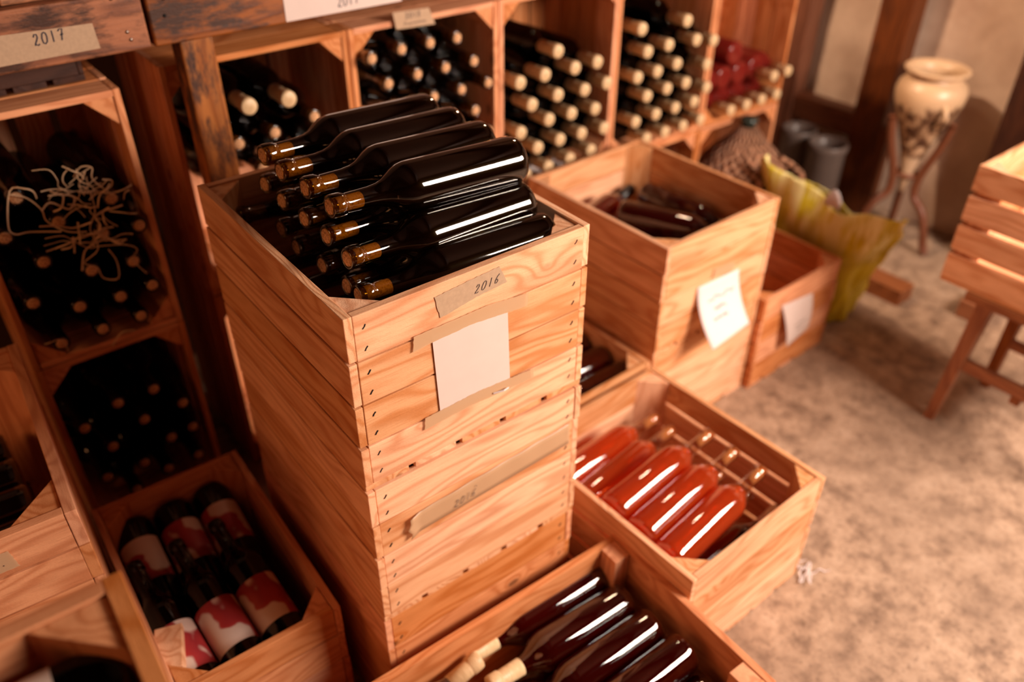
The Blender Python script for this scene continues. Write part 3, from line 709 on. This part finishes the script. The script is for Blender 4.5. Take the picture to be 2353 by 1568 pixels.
wallpost(2.485, 1.022, 1.130, WALLWD, 'dark brown timber post on the wall, just right of the rack')
p2 = wallpost(2.485, .642, .762, WALLWD, 'wide dark timber post left of the vase')
m = MB(); m.box((.0, -.030, .02), (.05, 0, .345), 2); obj('side_block', m, WALLWD, p2, .003)
wallpost(2.485, -.10, .262, DARKWD, 'dark red timber post at the right edge of the picture')
rail = empty('timber_rail', (2.495, .764, .275)); tag(rail, 'dark horizontal rail between the two left wall posts', 'rail'); m = MB(); m.box((0, 0, 0), (.07, .256, .09), 1); obj('plank', m, WALLWD, rail, .004)
# grey clay pots
CLAY = paper_mat('grey_glazed_clay', (.15, .115, .10, 1), .15, 20, .35)
def pot(x, y, r, h, lab):
    m = MB(); m.lathe([(0, 0), (0, r*.92), (.01, r*.96), (h-.03, r*.97), (h-.025, r*1.03), (h-.004, r*1.05), (h, r*1.0), (h-.002, r*.86), (h-.05, r*.82), (h-.2, r*.8), (h-.2, 0)], 32, 'z')
    o = obj('clay_pot', m, CLAY); o.location = (x, y, 0); tag(o, lab, 'pot')
pot(2.33, .742, .068, .303, 'tall grey clay pot nearer the wide timber post')
pot(2.375, .895, .062, .300, 'tall grey clay pot behind and left of the other')
# demijohn in wicker
def wicker():
    t = NT('brown_wicker'); tc = t.n('ShaderNodeTexCoord').outputs['Object']
    sp = t.n('ShaderNodeSeparateXYZ'); t.t.links.new(tc, sp.inputs[0])
    ang = t.math('ARCTAN2', sp.outputs[1], sp.outputs[0]); nz = t.noise(tc, 14, 3, .6)
    row = t.math('SINE', t.math('ADD', t.math('MULTIPLY', sp.outputs[2], 210), t.math('MULTIPLY', nz, 12)))
    stv = t.math('SINE', t.math('MULTIPLY', ang, 22)); wv = t.math('MULTIPLY', row, stv)
    c = t.ramp(t.math('ADD', t.math('MULTIPLY', wv, .5), .5), [(.1, (.08, .028, .012, 1)), (.5, (.42, .19, .10, 1)), (.9, (.62, .34, .20, 1))])
    b = t.bsdf(c, .7); t.bump(b, wv, 1.0, .012); return t.m
WICK = wicker()
dj = empty('wicker_demijohn', (1.828, .745, 0)); tag(dj, 'round demijohn wrapped in brown wicker, in front of the last rack crate', 'demijohn')
m = MB(); m.lathe([(0, 0), (0, .10), (.02, .135), (.08, .155), (.18, .161), (.26, .162), (.32, .156), (.37, .134), (.41, .098), (.445, .060), (.475, .036), (.485, .030), (.485, 0)], 40, 'z'); obj('wicker_basket', m, WICK, dj)
m = MB(); m.lathe([(.46, .02), (.495, .021), (.497, .028), (.512, .028), (.514, .020), (.514, 0)], 24, 'z'); obj('glass_neck', m, plain('green_glass_neck', (.02, .035, .03, 1), .1), dj)
for sg in (-1, 1):
    pts = []
    for k in range(13):
        a = pi*k/12; pts.append((sg*.03+.150*sg*sin(a)*.62+.02, -.10-.045*sin(a), .20+.20*(k/12)))
    m = MB(); m.tube([(x, y, z) for x, y, z in pts], .011, 8); obj('handle', m, WICK, dj)
# vase on a three-legged stand
def vase_mat():
    t = NT('painted_ceramic'); tc = t.n('ShaderNodeTexCoord').outputs['Object']; sp = t.n('ShaderNodeSeparateXYZ'); t.t.links.new(tc, sp.inputs[0])
    n = t.noise(tc, 16, 3, .6); n2 = t.noise(tc, 38, 3, .6)
    lim = t.math('ADD', sp.outputs[2], t.math('MULTIPLY', t.math('SUBTRACT', n, .5), .22))
    band = t.ramp(lim, [(.495, (1, 1, 1, 1)), (.515, (0, 0, 0, 1))])
    pat = t.ramp(n2, [(.42, (.07, .025, .012, 1)), (.55, (.34, .19, .10, 1)), (.66, (.62, .42, .26, 1))])
    low = t.ramp(sp.outputs[2], [(.325, (1, 1, 1, 1)), (.335, (0, 0, 0, 1))])
    c = t.mix(band, (.60, .40, .235, 1), pat); c = t.mix(low, c, (.60, .42, .27, 1)); t.bsdf(c, .35); return t.m
VM = vase_mat()
vs = empty('ceramic_vase', (2.40, .468, 0)); tag(vs, 'cream amphora vase with a brown pattern, held by the wooden stand', 'vase')
m = MB(); m.lathe([(.19, 0), (.20, .012), (.26, .022), (.34, .040), (.42, .068), (.48, .092), (.52, .106), (.55, .110), (.575, .104), (.592, .086), (.60, .074), (.606, .075), (.612, .092), (.618, .099), (.624, .101), (.628, .096), (.624, .086), (.61, .066), (.58, .08), (.5, .08), (.4, .04), (.4, 0)], 40, 'z'); obj('vessel', m, VM, vs)
for sg, yy in ((1, 0), (-1, 0)):
    m = MB(); a0 = -2.2 if sg > 0 else .7
    pts = [(cos(a0)*r_, sin(a0)*r_, z) for r_, z in ((.104, .535), (.124, .520), (.128, .495), (.112, .470), (.088, .468))]
    m.tube(smooth(pts, 3), .009, 8); obj('handle', m, VM, vs)
sd = empty('vase_stand', (2.40, .468, 0)); tag(sd, 'three-legged bent-wood stand under the vase', 'stand')
RW = plain('reddish_brown_wood', (.15, .045, .018, 1), .45)
m = MB(); n = 24
m.tube([(.034*cos(2*pi*k/n), .034*sin(2*pi*k/n), .262) for k in range(n+1)], .008, 8); obj('ring', m, RW, sd)
for a in (-1.65, .45, 2.55):
    pts = [(cos(a)*r_, sin(a)*r_, z) for r_, z in ((.108, .47), (.088, .38), (.060, .30), (.046, .24), (.052, .19), (.095, .15), (.122, .09), (.134, .04), (.152, .009))]
    m = MB(); m.tube(smooth(pts, 4), .0135, 10); obj('leg', m, RW, sd)
# yellow sack
def sack_mat():
    t = NT('yellow_woven_plastic'); tc = t.n('ShaderNodeTexCoord').outputs['Object']
    n = t.noise(tc, 9, 4, .6); n2 = t.noise(t.vmath('MULTIPLY', tc, (60, 60, 160)), 1, 2, .5); sp = t.n('ShaderNodeSeparateXYZ'); t.t.links.new(tc, sp.inputs[0])
    c = t.ramp(n, [(.35, (.52, .38, .008, 1)), (.6, (.74, .60, .02, 1)), (.75, (.80, .70, .06, 1))])
    pk = t.math('MULTIPLY', t.math('MULTIPLY', t.ramp(sp.outputs[2], [(.24, (0, 0, 0, 1)), (.32, (1, 1, 1, 1))]), t.ramp(t.noise(t.vmath('MULTIPLY', tc, (14, 26, 5)), 1, 3, .6), [(.42, (0, 0, 0, 1)), (.56, (1, 1, 1, 1))])), .85)
    c = t.mix(pk, c, (.92, .84, .40, 1)); b = t.bsdf(c, .42); t.bump(b, t.math('ADD', t.math('MULTIPLY', n2, .3), n), .5, .012); return t.m  # pale highlights on the upper sack are painted into its colour
import mathutils
sk = empty('plastic_sack', (1.82, .38, 0)); tag(sk, 'open yellow-green woven plastic sack standing by the empty crate', 'sack')
m = MB(); NU, NV = 96, 40
def sackpt(u, v):
    a = 2*pi*u; c, s_ = cos(a), sin(a); k = 3.2
    rx, ry = (.100-.062*v*v), (.140+.098*v**1.6)
    den = (abs(c)**k+abs(s_)**k)**(1/k); x, y = rx*c/den, ry*s_/den
    H = .418+.016*(s_)-.050*max(0, c)+.020*sin(a*3+1)+.010*sin(a*7)
    N = mathutils.noise.noise(Vector((c*2.5, s_*2.5, v*3.2)))*.020+mathutils.noise.noise(Vector((c*8, s_*8, v*5)))*.008
    fold = .010*sin(a*11+2*v)*v*v
    return ((x+c*(N+fold))+.012-.072*v, (y+s_*(N+fold))+.030*(1-v), H*v+.002)
for j in range(NV+1):
    for i in range(NU): m.v.append(sackpt(i/NU, j/NV))
for j in range(NV):
    for i in range(NU): i2 = (i+1) % NU; m.face((j*NU+i, j*NU+i2, (j+1)*NU+i2, (j+1)*NU+i), [(0, 0, 0)]*4, .5, True)
m.face(tuple(range(NU))[::-1], [(0, 0, 0)]*NU, .5)
o = obj('sack_body', m, sack_mat(), sk); q = o.modifiers.new('solid', 'SOLIDIFY'); q.thickness = .0025
m = MB(); pts = [(-.085, -.02+.012*sin(k), .405+.006*k) for k in range(5)]
def rag(u, v): return (-.112-.006*sin(v*3), -.07+.05*u, .400+.055*v*sin(pi*(.15+.7*u)))
curved('torn_flap', rag, 6, 6, NOTEP, sk, .001)
# wood offcuts on the floor
for x0, y0, x1, y1, h, lab in ((2.02, .20, 2.10, .36, .055, 'short brown wood offcut on the floor right of the sack'), (2.12, -.02, 2.24, .06, .06, 'brown wood offcut on the floor behind the stool')):
    m = MB(); m.box((x0, y0, 0), (x1, y1, h), 1); tag(obj('wood_offcut', m, STOOLWD, None, .003), lab, 'wood block')
